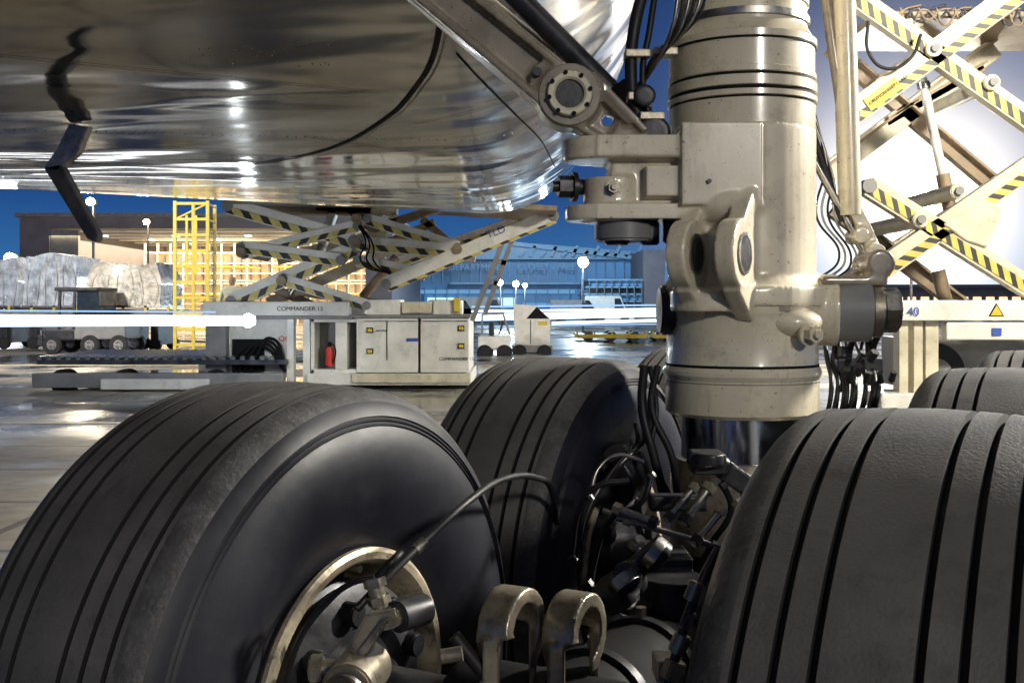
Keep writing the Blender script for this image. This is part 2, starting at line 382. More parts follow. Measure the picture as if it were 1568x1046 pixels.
parts=[('cyl',sp(0,0,1.45),sp(0,0,1.86),.203),
 ('box',sp(-.42,-.20,1.765),sp(-.05,.02,1.825)),('cyl',sp(-.41,-.10,1.765),sp(-.41,-.10,1.825),.095),
 ('box',sp(-.38,-.15,1.62),sp(-.05,.0,1.80)),('cyl',sp(-.37,-.09,1.60),sp(-.37,-.09,1.72),.08),
 ('box',sp(-.42,-.19,1.605),sp(-.05,.02,1.645)),('cyl',sp(-.40,-.09,1.605),sp(-.40,-.09,1.645),.10),
 ('box',sp(-.20,-.215,1.64),sp(.012,.0,1.855)),('sph',sp(-.06,-.12,1.64),(.13,.11,.06)),
 ('box',sp(-.29,-.19,1.665),sp(-.18,-.05,1.745)),
 ('cyl',L1-AXd*.026,L1+AXd*.026,.090),('cyl',L2-AXd*.026,L2+AXd*.026,.090),
 ('beam',L1-U*-.05,L1+U*.16,.155,.046),('beam',L2+U*.05,L2+U*.18,.155,.046),
 ('beam',L1+Vector((0,0,-.05)),L1+U*.12+Vector((0,0,-.13)),.11,.048),('beam',L2+Vector((0,0,-.05)),L2+U*.12+Vector((0,0,-.13)),.11,.048),
 ('beam',L1+U*.02+Vector((0,0,.05)),L1+U*.12+Vector((0,0,.15)),.07,.048),('beam',L2+U*.02+Vector((0,0,.05)),L2+U*.12+Vector((0,0,.15)),.07,.048),
 ('cyl',sp(0,0,1.375),sp(0,0,1.425),.229),('cyl',sp(0,0,1.42),sp(0,0,1.46),.225,.2),('cyl',sp(-.12,-.14,1.36),sp(-.12,-.14,1.42),.10),
 ('sph',sp(.10,-.15,1.33),(.085,.07,.045)),
 ('cyl',sp(.1,-.0,1.363),sp(.26,-.03,1.363),.10)]
cast(gear,'strut_fitting',parts,[('cyl',L1-AXd*.35,L2+AXd*.20,.048)],M['paint'],.005,3)
for i,Lc in enumerate((L1,L2)):
    z=AXd; x=Vector((0,0,1)); y=z.cross(x); mm=Matrix((x,y,z)).transposed().to_4x4(); mm.translation=Lc
    revolve(gear,f'lug_bush_{i}',[(.046,-.031),(.054,-.031),(.054,.031),(.046,.031)],M['steel'],mm,48,True)
    revolve(gear,f'lug_bore_{i}',[(.0455,-.03),(.0455,.03)],M['dark'],mm,48)  # dark lining stands in for shade inside the open lug hole
    revolve(gear,f'lug_hole_dark_{i}',[(.044,-.02),(.044,-.012),(.0005,-.012)],M['groove'],mm,32)  # black disc, no real pin: paints the hole's depth dark
def bolt(par,nm,c,d,r,h,m):
    d=Vector(d).normalized(); c=Vector(c)
    cyl(par,nm+'_washer',c,c+d*h*.25,r*1.35,m,24)
    cyl(par,nm+'_head',c+d*h*.25,c+d*h,r,m,6)
    cyl(par,nm+'_stud',c+d*h,c+d*h*1.35,r*.5,m,12)
bolt(gear,'bolt_a',sp(-.375,-.165,1.688),(0,-1,0),.017,.03,M['alu'])
bolt(gear,'bolt_b',sp(.13,-.215,1.30),(.3,-1,0),.022,.04,M['paint'])
bolt(gear,'bolt_c',sp(-.47,-.08,1.70),(-1,-.2,0),.03,.05,M['dark'])
cyl(gear,'pin_left',sp(-.5,-.08,1.70),sp(-.40,-.07,1.70),.022,M['dark'],20)
for i,(x,z) in enumerate([(-.36,1.585),(-.27,1.585),(-.21,1.59)]):
    cyl(gear,f'pin_cap_{i}',sp(x,-.10,z-.045),sp(x,-.10,z+.02),.034 if i<1 else .026,M['dark'],20,bev=.004)
cyl(gear,'pin_plate',sp(-.34,-.09,1.55),sp(-.34,-.09,1.60),.080,M['grey'],32,bev=.006)
cyl(gear,'grease_nipple',sp(-.13,-.19,1.70),sp(-.13,-.225,1.70),.006,M['dark'],8)
revolve(gear,'lower_band_line',[(.2125,1.165),(.2125,1.168)],M['paint2'],MS,96)
box(gear,'stencil_plate',sp(.045,-.211,1.36),sp(.085,-.200,1.39),M['paint2'],.001)
cyl(gear,'trunnion_barrel',sp(.215,-.03,1.363),sp(.345,-.05,1.363),.088,M['grey'],48,bev=.006)
cyl(gear,'trunnion_collar',sp(.345,-.05,1.363),sp(.375,-.055,1.363),.076,M['alu'],32,bev=.004)
cyl(gear,'trunnion_nut',sp(.375,-.055,1.363),sp(.42,-.06,1.363),.062,M['steel'],8,bev=.004)
cyl(gear,'trunnion_left',sp(-.235,-.02,1.363),sp(-.19,-.02,1.363),.07,M['dark'],32,bev=.006)
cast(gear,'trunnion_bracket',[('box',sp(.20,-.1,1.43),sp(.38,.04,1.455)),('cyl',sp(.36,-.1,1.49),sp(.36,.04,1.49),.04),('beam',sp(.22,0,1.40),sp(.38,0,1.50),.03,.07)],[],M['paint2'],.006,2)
E,k=pixels_at_depth(3.3)
cyl(gear,'side_stay_tube',E(1290,-60),E(1302,330),.034,M['paint'],32)
cyl(gear,'side_stay_thin',E(1256,-60),E(1318,372),.016,M['paint2'],24)
cyl(gear,'side_stay_low',E(1238,230),E(1330,400),.012,M['steel'],16)
cyl(gear,'side_stay_low_b',E(1240,190),E(1290,340),.010,M['black'],16)
cast(gear,'side_stay_foot',[('beam',E(1298,300),E(1338,385),.04,.04),('cyl',E(1335,390,-.04),E(1335,390,.04),.032),('cyl',E(1312,362,-.05),E(1312,362,.05),.024)],[('cyl',E(1335,390,-.1),E(1335,390,.1),.012)],M['paint'],.005,2)
for i in range(4):
    o=i*9
    tube(gear,f'brake_pipe_{i}',[E(1243,150+o),E(1262+o*.6,260+o),E(1250+o,330),E(1285+o,395+o*.4),E(1250+o*1.5,430)],.0035,M['steel'] if i%2 else M['black'])
for i in range(12):
    x=1268+i*6.5; j=random.uniform(-1,1)
    tube(gear,f'hose_cluster_{i}',[E(x,505,-.1+.2*random.random()),E(x+8*j,545),E(x-8+6*j,590,-.1),E(x-20,650,-.1)],random.choice([.005,.007,.010]),M['black'])
for i in range(8):
    x=1268+random.random()*80; y=520+random.random()*80
    cyl(gear,f'hose_union_{i}',E(x,y,-.12),E(x+random.uniform(-6,6),y+14,-.1),random.choice([.009,.013]),M['dark'],6)
cast(gear,'hose_manifold',[('box',E(1275,570,-.05),E(1345,548,.05)),('cyl',E(1290,530,0),E(1290,600,0),.02),('cyl',E(1330,540,0),E(1330,590,0),.016)],[],M['dark'],.005,1)

# ---- drag brace
db=group('drag_brace'); E,k=pixels_at_depth(3.0)
e0=E(870,152); top=E(600,-70); yv=Vector((0,1,0))
cast(db,'brace_arm',[('beam',top,E(846,132),.135,.045),
 ('beam',E(613,-88),E(862,112),.020,.12),('beam',E(587,-42),E(836,168),.020,.12),
 ('cyl',e0-yv*.06,e0+yv*.06,.086),('cyl',E(842,128,-.05),E(842,128,.05),.055),
 ('beam',e0,E(950,208),.085,.05),('beam',E(905,120),E(985,205),.02,.11),('beam',E(865,185),E(945,235),.02,.11),('beam',E(940,200),E(1000,235),.06,.07),
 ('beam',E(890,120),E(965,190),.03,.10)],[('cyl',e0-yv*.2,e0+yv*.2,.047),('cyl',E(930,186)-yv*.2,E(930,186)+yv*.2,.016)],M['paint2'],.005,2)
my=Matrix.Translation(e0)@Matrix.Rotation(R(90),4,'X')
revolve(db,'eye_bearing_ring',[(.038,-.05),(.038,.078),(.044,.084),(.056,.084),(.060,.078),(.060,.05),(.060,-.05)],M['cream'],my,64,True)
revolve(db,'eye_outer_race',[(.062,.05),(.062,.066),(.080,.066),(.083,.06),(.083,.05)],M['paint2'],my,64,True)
for i in range(8):
    a_=i*math.pi/4+.2; c_=my@Vector((.055*math.cos(a_),.055*math.sin(a_),.088))
    cyl(db,f'castle_tooth_{i}',c_+yv*.01,c_-yv*.003,.006,M['groove'],8)
revolve(db,'eye_bore_inner',[(.0372,-.05),(.0372,.07)],M['dark'],my,48)
cyl(db,'lock_stay',E(775,-40,.12),E(985,175,.1),.032,M['dark'],24)
cyl(db,'lock_stay_rod',E(700,-60,.16),E(965,160,.16),.018,M['paint2'],24)
cyl(db,'arm_pin',E(822,118,-.07),E(822,118,.02),.012,M['dark'],12)
cast(db,'clevis_end',[('beam',E(955,120,.08),E(1000,215,.03),.05,.05),('cyl',E(1000,205,-.03),E(1000,205,.08),.045),('cyl',E(985,150,-.04),E(985,150,.1),.03)],[],M['dark'],.006,2)
hs=group('hydraulic_hose')
tube(hs,'hose_main',[E(990,-30),E(972,40),E(966,110),E(974,170),E(1002,222)],.017,M['black'])
tube(hs,'hose_b',[E(1006,-30),E(994,50),E(984,110),E(992,170),E(1015,215)],.009,M['black'])
for i in range(6):
    tube(hs,f'pipe_{i}',[E(1075-i*9,-20,-.12),E(1062-i*8,35+i*3,-.12),E(1035-i*5,66+i*4,-.08),E(1003-i*3,84+i*8,0),E(990-i*4,125+i*6,.05),E(1000,165,.05)],.005,M['steel'] if i%2 else M['black'])
for i,(x,y) in enumerate([(968,85),(972,150),(1010,82),(990,180)]):
    box(hs,f'clamp_{i}',E(x-12,y+6,-.03),E(x+26,y-6,.03),M['alu'],.003)
revolve(hs,'strut_clamp',[(.181,2.15),(.187,2.15),(.187,2.168),(.181,2.168)],M['steel'],MS,64,True)

# ---- truck mechanisms
mech=group('truck_mechanism')
def lug(nm,c):
    c=Vector(c)
    cast(mech,nm,[('cyl',c-AX*.030,c+AX*.030,.072),('beam',c-U*.043,c-U*.043+Vector((0,0,-.35)),.058,.062),('beam',c+U*.052,c+U*.052+Vector((0,0,-.35)),.035,.06),
      ('box',c-U*.075+Vector((-.028,-.02,-.14)),c-U*.075+Vector((.035,.03,-.08)))],
      [('cyl',c-AX*.2,c+AX*.2,.046),('beam',c+U*.010,c+U*.010+Vector((0,0,-.40)),.050,.2)],M['alu'],.004,2)
    bolt(mech,nm+'_bolt',c-U*.090+Vector((-.012,-.01,-.11)),(-.3,-1,0),.007,.008,M['groove'])
lug('torque_lug_a',(.0,1.90,.822))
lug('torque_lug_b',(.110,1.94,.803))
E,k=pixels_at_depth(2.6)
cast(mech,'manifold_block',[('box',E(1062,728),E(1112,695,.1)),('cyl',E(1085,692,-.02),E(1085,712,-.02),.032),('cyl',E(1055,700,.02),E(1118,715,.02),.018),('box',E(1000,790,.05),E(1090,765,.1)),('beam',E(1110,720,.05),E(1160,755,.05),.05,.05)],[],M['dark'],.005,1)
rods=[((1082,735),(1035,790),.014),((1060,735),(1010,785),.010),((1100,770),(1050,820),.012),((940,785),(1105,828),.009),((935,770),(1000,790),.012),((960,820),(1010,870),.010),((1120,760),(1150,800),.012)]
for i,(a_,b_,r) in enumerate(rods):
    cyl(mech,f'actuator_rod_{i}',E(*a_,-.06),E(*b_,-.10),r*.8,M['steel'],16)
    for t in (.10,.88):
        c_=E(a_[0]+(b_[0]-a_[0])*t,a_[1]+(b_[1]-a_[1])*t,-.06-.04*t); d_=(E(*b_,-.1)-E(*a_,-.06)).normalized()
        cyl(mech,f'gland_nut_{i}_{int(t*100)}',c_-d_*.009,c_+d_*.009,r*1.3,M['dark'] if t>.2 else M['alu'],6)
runs=[([(905,765),(922,722),(950,704),(990,712)],.005,'steel'),([(878,860),(890,785),(915,748),(965,738)],.007,'black'),([(1000,732),(985,770),(938,800),(915,865),(905,940)],.007,'black'),
([(1112,745),(1128,790),(1100,842),(1065,905)],.008,'black'),([(1150,765),(1132,832),(1098,882),(1078,950)],.008,'black'),
([(900,900),(950,935),(1010,945),(1060,1000)],.010,'black'),([(890,960),(940,980),(990,1020),(1000,1080)],.010,'black')]
for i,(pp,r,m_) in enumerate(runs):
    tube(mech,f'hydraulic_line_{i}',[E(x,y,.05+.03*math.sin(i*2+j)) for j,(x,y) in enumerate(pp)],r,M[m_])
    x,y=pp[0]; cyl(mech,f'line_fitting_{i}',E(x-3,y-4,.03),E(x+3,y+4,.03),r*1.6,M['dark'],6)
E,k=pixels_at_depth(2.3)
cast(mech,'brake_torque_rod',[('beam',E(1010,840),E(935,900),.04,.05),('cyl',E(994,838),E(1016,856),.035),('cyl',E(930,885,-.04),E(950,915,-.03),.045),('cyl',E(955,870,-.06),E(975,900,.05),.030),('box',E(1000,930,.15),E(1080,880,.3)),('cyl',E(1040,900,.1),E(1040,960,.1),.07)],[],M['dark'],.005,2)
cyl(mech,'torque_rod_ring',E(990,838,-.03),E(1003,848,-.035),.040,M['steel'],24,bev=.003)
cyl(mech,'torque_rod_ring_b',E(945,872,-.06),E(955,885,-.07),.034,M['steel'],24,bev=.003)
cast(mech,'beam_bracket',[('box',E(915,1080,.0),E(1010,985,.12)),('cyl',E(940,990,.0),E(940,990,.12),.045),('cyl',E(905,1020,-.02),E(905,1020,.08),.03),('beam',E(960,985,.04),E(1015,930,.08),.035,.05)],[('cyl',E(940,990,-.1),E(940,990,.2),.018)],M['dark'],.005,2)
E,k=pixels_at_depth(1.75)
for i,(x,y,r) in enumerate([(1062,905,.02),(1052,950,.018),(1040,985,.023),(1030,1025,.03)]):
    cyl(mech,f'pipe_union_{i}',E(x+6,y-14),E(x-5,y+14),r*.62,M['alu'] if i!=1 else M['steel'],6 if i%2 else 18,bev=.002)
tube(mech,'pipe_run',[E(1110,850,.05),E(1080,890,.02),E(1058,930),E(1040,985),E(1020,1060)],.008,M['dark'])
box(mech,'pipe_bracket',E(1005,1046),E(1035,1012,.06),M['alu'],.004)
cyl(mech,'cable_fitting',E(676,1005),E(708,1000),.012,M['alu'],12)
tube(mech,'cable_loom',[E(690,1002,.1),E(720,1040,.1),E(770,1100,.1)],.012,M['black'])
E,k=pixels_at_depth(2.05)
tube(mech,'brake_hose_arc',[E(560,905,-.12),E(600,868,-.08),E(650,828),E(710,785,.1),(E(770,772,.3)),E(830,795,.5),E(866,850,.7),E(878,930,.8)],.0075,M['black'])
cyl(mech,'hose_ferrule',E(636,839,-.02),E(650,829,0),.0105,M['steel'],12)
E,k=pixels_at_depth(1.93)
spd=group('wheel_speed_sensor')
prism(spd,'bracket',[E(560,940),E(606,932),E(616,952),E(606,962),E(580,968),E(556,1004),E(528,998),E(548,962)],(0.01,.05,0),M['alu'],.004)
prism(spd,'bracket_web',[E(585,945,-.012),E(596,945,-.012),E(560,1000,-.012),E(546,998,-.012)],(0.005,.012,0),M['steel'],.002)
cyl(spd,'hub_barrel',E(556,1032,.06),E(538,1042,-.05),.046,M['alu'],32,bev=.004)
cyl(spd,'hub_barrel_cap',E(538,1042,-.05),E(534,1044,-.065),.034,M['steel'],32,bev=.003)
cyl(spd,'axle_arm',E(470,1030,.02),E(545,1030,.02),.018,M['alu'],16); cyl(spd,'axle_arm_nut',E(472,1030,.02),E(492,1030,.02),.028,M['alu'],6,bev=.003)
cyl(spd,'housing_right',E(604,950,.02),E(646,950,.08),.028,M['dark'],24,bev=.004)
cyl(spd,'connector',E(573,890),E(582,930),.015,M['alu'],12,bev=.002); cyl(spd,'connector_nut',E(572,884),E(575,898),.020,M['steel'],6); cyl(spd,'connector_nut_low',E(579,912),E(582,924),.021,M['alu'],6)
tube(spd,'axle_cable',[E(572,884),E(540,892),E(500,925,.02),E(455,985,.03),E(430,1060,.03)],.0055,M['black'])
tube(spd,'sensor_cable',[E(578,884),E(590,870),E(600,860,.0),E(612,850,.02)],.0075,M['black'])
E,k=pixels_at_depth(3.05)
for i in range(4):
    tube(mech,f'brake_arc_{i}',[E(985-i*6,600+i*25),E(990-i*9,660+i*8,-.05),E(945-i*4,700+i*8,-.08),E(905-i*3,760,-.1),E(875+i*3,860,-.1)],.006,M['steel'] if i==1 else M['black'])
cast(mech,'brake_housing',[('cyl',E(930,740,.0),E(965,725,.1),.08),('cyl',E(920,715),E(975,712),.022),('box',E(905,765),E(950,738,.08)),('cyl',E(940,690,-.02),E(955,720,.02),.035)],[],M['dark'],.006,1)
for i,(x,r,b_) in enumerate([(983,.012,0),(992,.007,12),(1003,.010,-6)]):
    tube(mech,f'drop_hose_{i}',[E(x,560,-.05),E(x-6+b_,620,-.1),E(x+10-b_,690,-.12),E(x+26,750,-.1)],r,M['black'])

# ---------------------------------------------------------------- container loader (left)
def hazarm(par,nm,p,q,w,t=.12,mb='white',hz_='haz',off=.22,cov=.5):
    beam(par,nm,p,q,w,t,M[mb],.006)
    d=(q-p).normalized(); up=Vector((-d.z,0,d.x)); 
    if up.z<0: up=-up
    o=-up*w*off+Vector((0,-(t/2+.006),0))
    beam(par,nm+'_stripe',p+o,q+o,w*cov,.008,M[hz_])
    for s,c_ in (('a',p),('b',q)):
        cyl(par,nm+'_pin_'+s,c_+Vector((0,-t/2-.03,0)),c_+Vector((0,t/2+.03,0)),w*.36,M['grey'],16)
ld=group('cargo_loader'); E,k=pixels_at_depth(18.4)
box(ld,'chassis',E(470,590),E(722,572,2.6),M['white'],.02)
box(ld,'cabinet_front',E(545,571,.05),E(640,487,2.2),M['white'],.02)
box(ld,'cabinet_side',E(642,571,.05),E(718,487,2.2),M['white'],.02)
box(ld,'cabinet_plinth',E(540,586,-.06),E(720,572,0),M['cream'],.01)
for i,(x,y) in enumerate([(566,506),(566,538),(706,503),(706,530)]):
    box(ld,f'latch_{i}',E(x-3.5,y+2.5,-.0),E(x+3.5,y-2.5,.06),M['yellow'],.008); 
    box(ld,f'latch_back_{i}',E(x-5,y+4,.02),E(x+5,y-4,.06),M['groove'])
for i,(x,y,w,h) in enumerate([(592,522,1.0,60),(643,530,1.4,84),(600,492,88,1),(680,492,70,1)]):
    box(ld,f'door_gap_{i}',E(x-w/2,y+h/2,.03),E(x+w/2,y-h/2,.06),M['groove'])
box(ld,'maker_plate',E(622,523,.03),E(640,518,.06),M['blue'])
text(ld,'lettering_side','COMMANDER 15',E(672,552,.03),.075,M['groove'])
text(ld,'lettering_small','service',E(575,508,.03),.07,M['groove'])
box(ld,'bay_left_frame',E(474,575,.1),E(480,488,1.8),M['white'],.01)
box(ld,'bay_left_sill',E(474,580,.1),E(545,566,1.8),M['white'],.01)
box(ld,'bay_left_top',E(474,494,.1),E(545,486,1.8),M['white'],.01)
box(ld,'bay_left_back',E(480,566,.6),E(545,494,.7),M['grey'])
box(ld,'bay_divider',E(512,566,.1),E(530,494,.5),M['white'],.01)
cyl(ld,'fire_extinguisher',E(502,562,.2),E(502,532,.2),.07,M['red'],20,bev=.02); cyl(ld,'extinguisher_neck',E(502,532,.2),E(502,524,.2),.03,M['groove'],12)
tube(ld,'extinguisher_hose',[E(502,526,.15),E(510,530,.1),E(512,545,.1),E(508,556,.1)],.012,M['groove'])
for i,x in enumerate((437,462)): box(ld,f'post_{i}',E(x,588,.1),E(x+11,484,.3),M['white'],.01)
box(ld,'side_beam',E(310,484,.0),E(535,462,.25),M['white'],.02); box(ld,'side_beam_far',E(310,484,2.0),E(535,462,2.2),M['white'],.02)
box(ld,'side_beam_lip',E(305,489,-.05),E(540,484,.3),M['grey'],.01)
text(ld,'lettering_beam','COMMANDER 15',E(424,476,-.01),.10,M['groove'])
box(ld,'left_panel',E(345,575,.25),E(436,489,.35),M['white'],.01)
box(ld,'left_panel_dark',E(352,570,.15),E(400,520,.25),M['groove'])
for i in range(4): tube(ld,f'loader_hose_{i}',[E(355+i*8,575,.1),E(365+i*10,540,.05),E(400+i*4,530-i*4,.05),E(435,570,.1)],.025,M['groove'])
for i,x in enumerate((427,437)): 
    mmx=Matrix.Translation(E(x,519,.22))@Matrix.Rotation(R(90),4,'X'); revolve(ld,f'prohibition_sign_{i}',[(.032,0),(.045,0),(.045,.01),(.032,.01)],M['red'],mmx,24,True)
box(ld,'corner_post_dark',E(312,588,.1),E(344,470,.3),M['grey'],.01)
box(ld,'deck_box_a',E(560,483,.1),E(612,459,.8),M['white'],.02); box(ld,'deck_box_b',E(614,480,.1),E(660,462,.8),M['cream'],.02)
box(ld,'deck_box_c',E(662,482,.2),E(706,460,.9),M['white'],.02); box(ld,'deck_box_yellow',E(694,478,.1),E(704,456,.19),M['yellow'],.01)
box(ld,'deck',E(535,487,.0),E(720,482,2.3),M['grey'],.01)
for i,(x,y) in enumerate([(628,588),(500,588),(700,588)]):
    cyl(ld,f'road_wheel_{i}',E(x,y-4,.2),E(x,y-4,.5),.19,M['black'],28,bev=.03); cyl(ld,f'road_wheel_far_{i}',E(x,y-4,2.2),E(x,y-4,2.5),.19,M['black'],28,bev=.03)
arms=[((345,314),(540,368),.27),((545,345),(366,388),.20),((366,378),(520,398),.22),((545,378),(350,462),.27),((430,428),(560,468),.20),((545,372),(700,384),.24),((545,398),(650,420),.20),((560,335),(700,378),.20)]
for i,(a_,b_,w_) in enumerate(arms):
    hazarm(ld,f'scissor_arm_{i}',E(*a_,.2-.02*(i%3)),E(*b_,.2-.02*(i%3)),w_,off=.24,cov=.42)
    if i in (0,1,3,5): beam(ld,f'scissor_arm_far_{i}',E(a_[0]+22,a_[1]+2,1.9),E(b_[0]+22,b_[1]+2,1.9),.20,.12,M['cream'],.005)
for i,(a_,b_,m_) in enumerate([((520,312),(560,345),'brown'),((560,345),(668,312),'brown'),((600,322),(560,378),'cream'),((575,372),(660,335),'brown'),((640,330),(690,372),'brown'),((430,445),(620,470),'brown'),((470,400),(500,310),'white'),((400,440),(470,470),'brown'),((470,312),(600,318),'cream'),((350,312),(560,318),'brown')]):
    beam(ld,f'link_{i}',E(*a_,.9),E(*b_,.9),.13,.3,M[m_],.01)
hazarm(ld,'boom_near',E(590,436,.1),E(848,330,.1),.26,cov=.18,off=.41); hazarm(ld,'boom_far',E(572,405,1.6),E(800,325,1.6),.2,cov=.3)
text(ld,'lettering_boom','TLD',E(747,366,-.02),.18,M['blue'],(R(90),R(-21.5),0))
for i,(a_,b_) in enumerate([((770,368),(722,492)),((786,362),(742,480)),((762,400),(775,402)),((750,430),(760,434))]):
    beam(ld,f'boom_leg_{i}',E(*a_,.3),E(*b_,.3),.08,.08,M['grey'])
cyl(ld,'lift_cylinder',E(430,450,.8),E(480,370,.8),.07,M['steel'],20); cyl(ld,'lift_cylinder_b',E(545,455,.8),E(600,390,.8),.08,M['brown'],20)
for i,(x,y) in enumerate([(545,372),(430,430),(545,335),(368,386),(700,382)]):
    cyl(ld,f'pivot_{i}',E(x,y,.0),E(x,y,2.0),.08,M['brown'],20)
for i in range(3):
    tube(ld,f'arm_hose_{i}',[E(548+i*2,345,.05),E(560+i*6,370+i*4,.0),E(552+i*10,400,.05),E(600+i*5,420+i*3,.1)],.014,M['groove'])
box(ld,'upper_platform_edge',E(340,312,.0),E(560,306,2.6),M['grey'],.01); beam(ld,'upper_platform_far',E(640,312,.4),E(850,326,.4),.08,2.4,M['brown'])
rb=group('roller_bridge_deck'); 
box(rb,'frame',E(60,592,-.3),E(440,570,-.1),M['grey'],.02); box(rb,'frame_far',E(60,570,3.2),E(440,553,3.3),M['grey'],.01)
box(rb,'bed',(E(60,574,-.1).x,18.3,.42),(E(440,574).x,21.4,.50),M['deck'])
x0=E(62,574).x; x1=E(438,574).x; n=int((x1-x0)/.16)
for i in range(n): cyl(rb,f'roller_{i}',(x0+i*.16,18.35,.52),(x0+i*.16,21.3,.52),.045,M['steel'],10)
for i,x in enumerate((95,190,330)): cyl(rb,f'deck_wheel_{i}',E(x,592-8,-.05),E(x,592-8,.3),.2,M['black'],24,bev=.03)
box(rb,'side_box',E(168,594,-.42),E(330,578,-.32),M['white'],.02)

# ---------------------------------------------------------------- scissor loader (right)
rl=group('scissor_lift_loader'); E,k=pixels_at_depth(12.0)
hazarm(rl,'arm_a',E(1295,-12),E(1610,212),.22,.14,'cream','hazbig',.15,.5)
hazarm(rl,'arm_b',E(1300,178),E(1620,-58),.27,.14,'cream','hazbig',.27,.36)
hazarm(rl,'arm_c',E(1328,286),E(1620,470),.22,.14,'cream','hazbig',.12,.5)
hazarm(rl,'arm_d',E(1345,415),E(1620,225),.24,.14,'cream','hazbig',.22,.4)
for i,(a_,b_,w,m_) in enumerate([((1322,245),(1620,22),.25,'cream'),((1335,20),(1620,260),.2,'brown'),((1345,440),(1620,270),.24,'cream'),((1340,300),(1620,510),.2,'brown'),((1390,120),(1620,-50),.16,'cream'),((1430,152),(1600,55),.12,'brown')]):
    beam(rl,f'rear_arm_{i}',E(*a_,1.6),E(*b_,1.6),w,.14,M[m_],.01)
    beam(rl,f'rear_arm_flange_{i}',E(a_[0],a_[1]-13*w/.25,1.53),E(b_[0],b_[1]-13*w/.25,1.53),.03,.2,M['brown'])
for i,(x,y) in enumerate([(1424,79),(1403,338),(1512,130),(1460,295)]):
    cyl(rl,f'pivot_{i}',E(x,y,-.14),E(x,y,1.8),.085,M['cream'],28,bev=.01); cyl(rl,f'pivot_cap_{i}',E(x,y,-.18),E(x,y,-.13),.045,M['grey'],20)
prism(rl,'corner_plate',[E(1440,345,-.1),E(1500,306,-.1),E(1528,318,-.1),E(1524,340,-.1),E(1505,380,-.1),E(1475,370,-.1)],(0,.05,0),M['cream'],.01)
cyl(rl,'lift_ram_rod',E(1428,112,.3),E(1466,290,.3),.05,M['white'],24); cyl(rl,'lift_ram_barrel',E(1460,262,.3),E(1474,330,.3),.075,M['brown'],24)
cyl(rl,'lift_ram_collar',E(1429,118,.3),E(1431,128,.3),.07,M['steel'],24)
dd=(E(1620,-58)-E(1300,178)).normalized()
beam(rl,'caution_label',E(1324,164,-.085),E(1372,129,-.085),.15,.006,M['yellow']); 
text(rl,'caution_text','CAUTION KEEP CLEAR',E(1328,164,-.10),.05,M['groove'],(R(90),-math.atan2(dd.z,dd.x),0))
box(rl,'base_beam',E(1355,491,-.2),E(1650,460,.1),M['white'],.02); box(rl,'base_beam_far',E(1355,491,2.0),E(1650,460,2.2),M['white'],.02)
text(rl,'lettering_base','R 40',E(1362,483,-.22),.13,M['blue'])
prism(rl,'warning_triangle_border',[E(1501,484.5,-.205),E(1525,484.5,-.205),E(1513,464,-.205)],(0,.006,0),M['groove'])
prism(rl,'warning_triangle',[E(1504,483,-.215),E(1522,483,-.215),E(1513,467.5,-.215)],(0,.008,0),M['yellow'])
box(rl,'blue_label',E(1508,513,-.19),E(1522,502,-.17),M['blue'])
box(rl,'base_panel',E(1440,520,-.17),E(1650,493,.0),M['white'],.02)
for i,x in enumerate((1372,1394,1412)): box(rl,f'leg_{i}',E(x,640,-.1),E(x+(14 if i<2 else 20),491,.1),M['cream'],.01)
box(rl,'base_plate',E(1340,625,-.2),E(1440,600,.4),M['white'],.02)
cyl(rl,'drive_wheel',E(1450,575,.3),E(1450,575,.7),.34,M['black'],40,bev=.04); cyl(rl,'drive_wheel_hub',E(1450,575,.28),E(1450,575,.3),.17,M['grey'],24)
box(rl,'under_box',E(1415,600,.8),E(1650,520,1.4),M['grey'],.02)
box(rl,'upper_platform_beam',E(1360,14,.4),E(1700,2,2),M['brown'],.01)
for i in range(16):
    tube(rl,f'wiring_{i}',[E(1360+i*14,5,.2),E(1375+i*14,20+random.random()*14,.2),E(1395+i*14,8,.2),E(1420+i*13,30*random.random(),.2)],.014,M['dark'] if i%2 else M['brown'])
tube(rl,'hydraulic_loop',[E(1320,40,-.2),E(1322,90,-.2),E(1350,112,-.2),E(1385,95,-.2),E(1400,60,-.2)],.018,M['black'])
cyl(rl,'far_ram',E(1500,470,.9),E(1485,410,.9),.08,M['brown'],20)

# ---------------------------------------------------------------- yellow access tower
yt=group('access_ladder_tower'); E,k=pixels_at_depth(29)
for i,(x,dy) in enumerate([(268,0),(318,0),(276,1.2),(310,1.2)]):
    beam(yt,f'post_{i}',E(x,548,dy),E(x,308,dy),.08,.08,M['yellow'])
for i in range(10):
    y=312+i*24; beam(yt,f'rung_{i}',E(268,y),E(318,y),.07,.06,M['yellow']); beam(yt,f'rung_side_{i}',E(318,y),E(310,y,1.2),.04,.04,M['yellow'])
    if i%3==0 and i<9: beam(yt,f'brace_{i}',E(268,y+24,.0),E(318,y,.0),.04,.04,M['yellow'])
beam(yt,'inner_post_a',E(286,330),E(286,440),.06,.05,M['yellow']); beam(yt,'inner_post_b',E(300,330),E(300,420),.06,.05,M['yellow'])

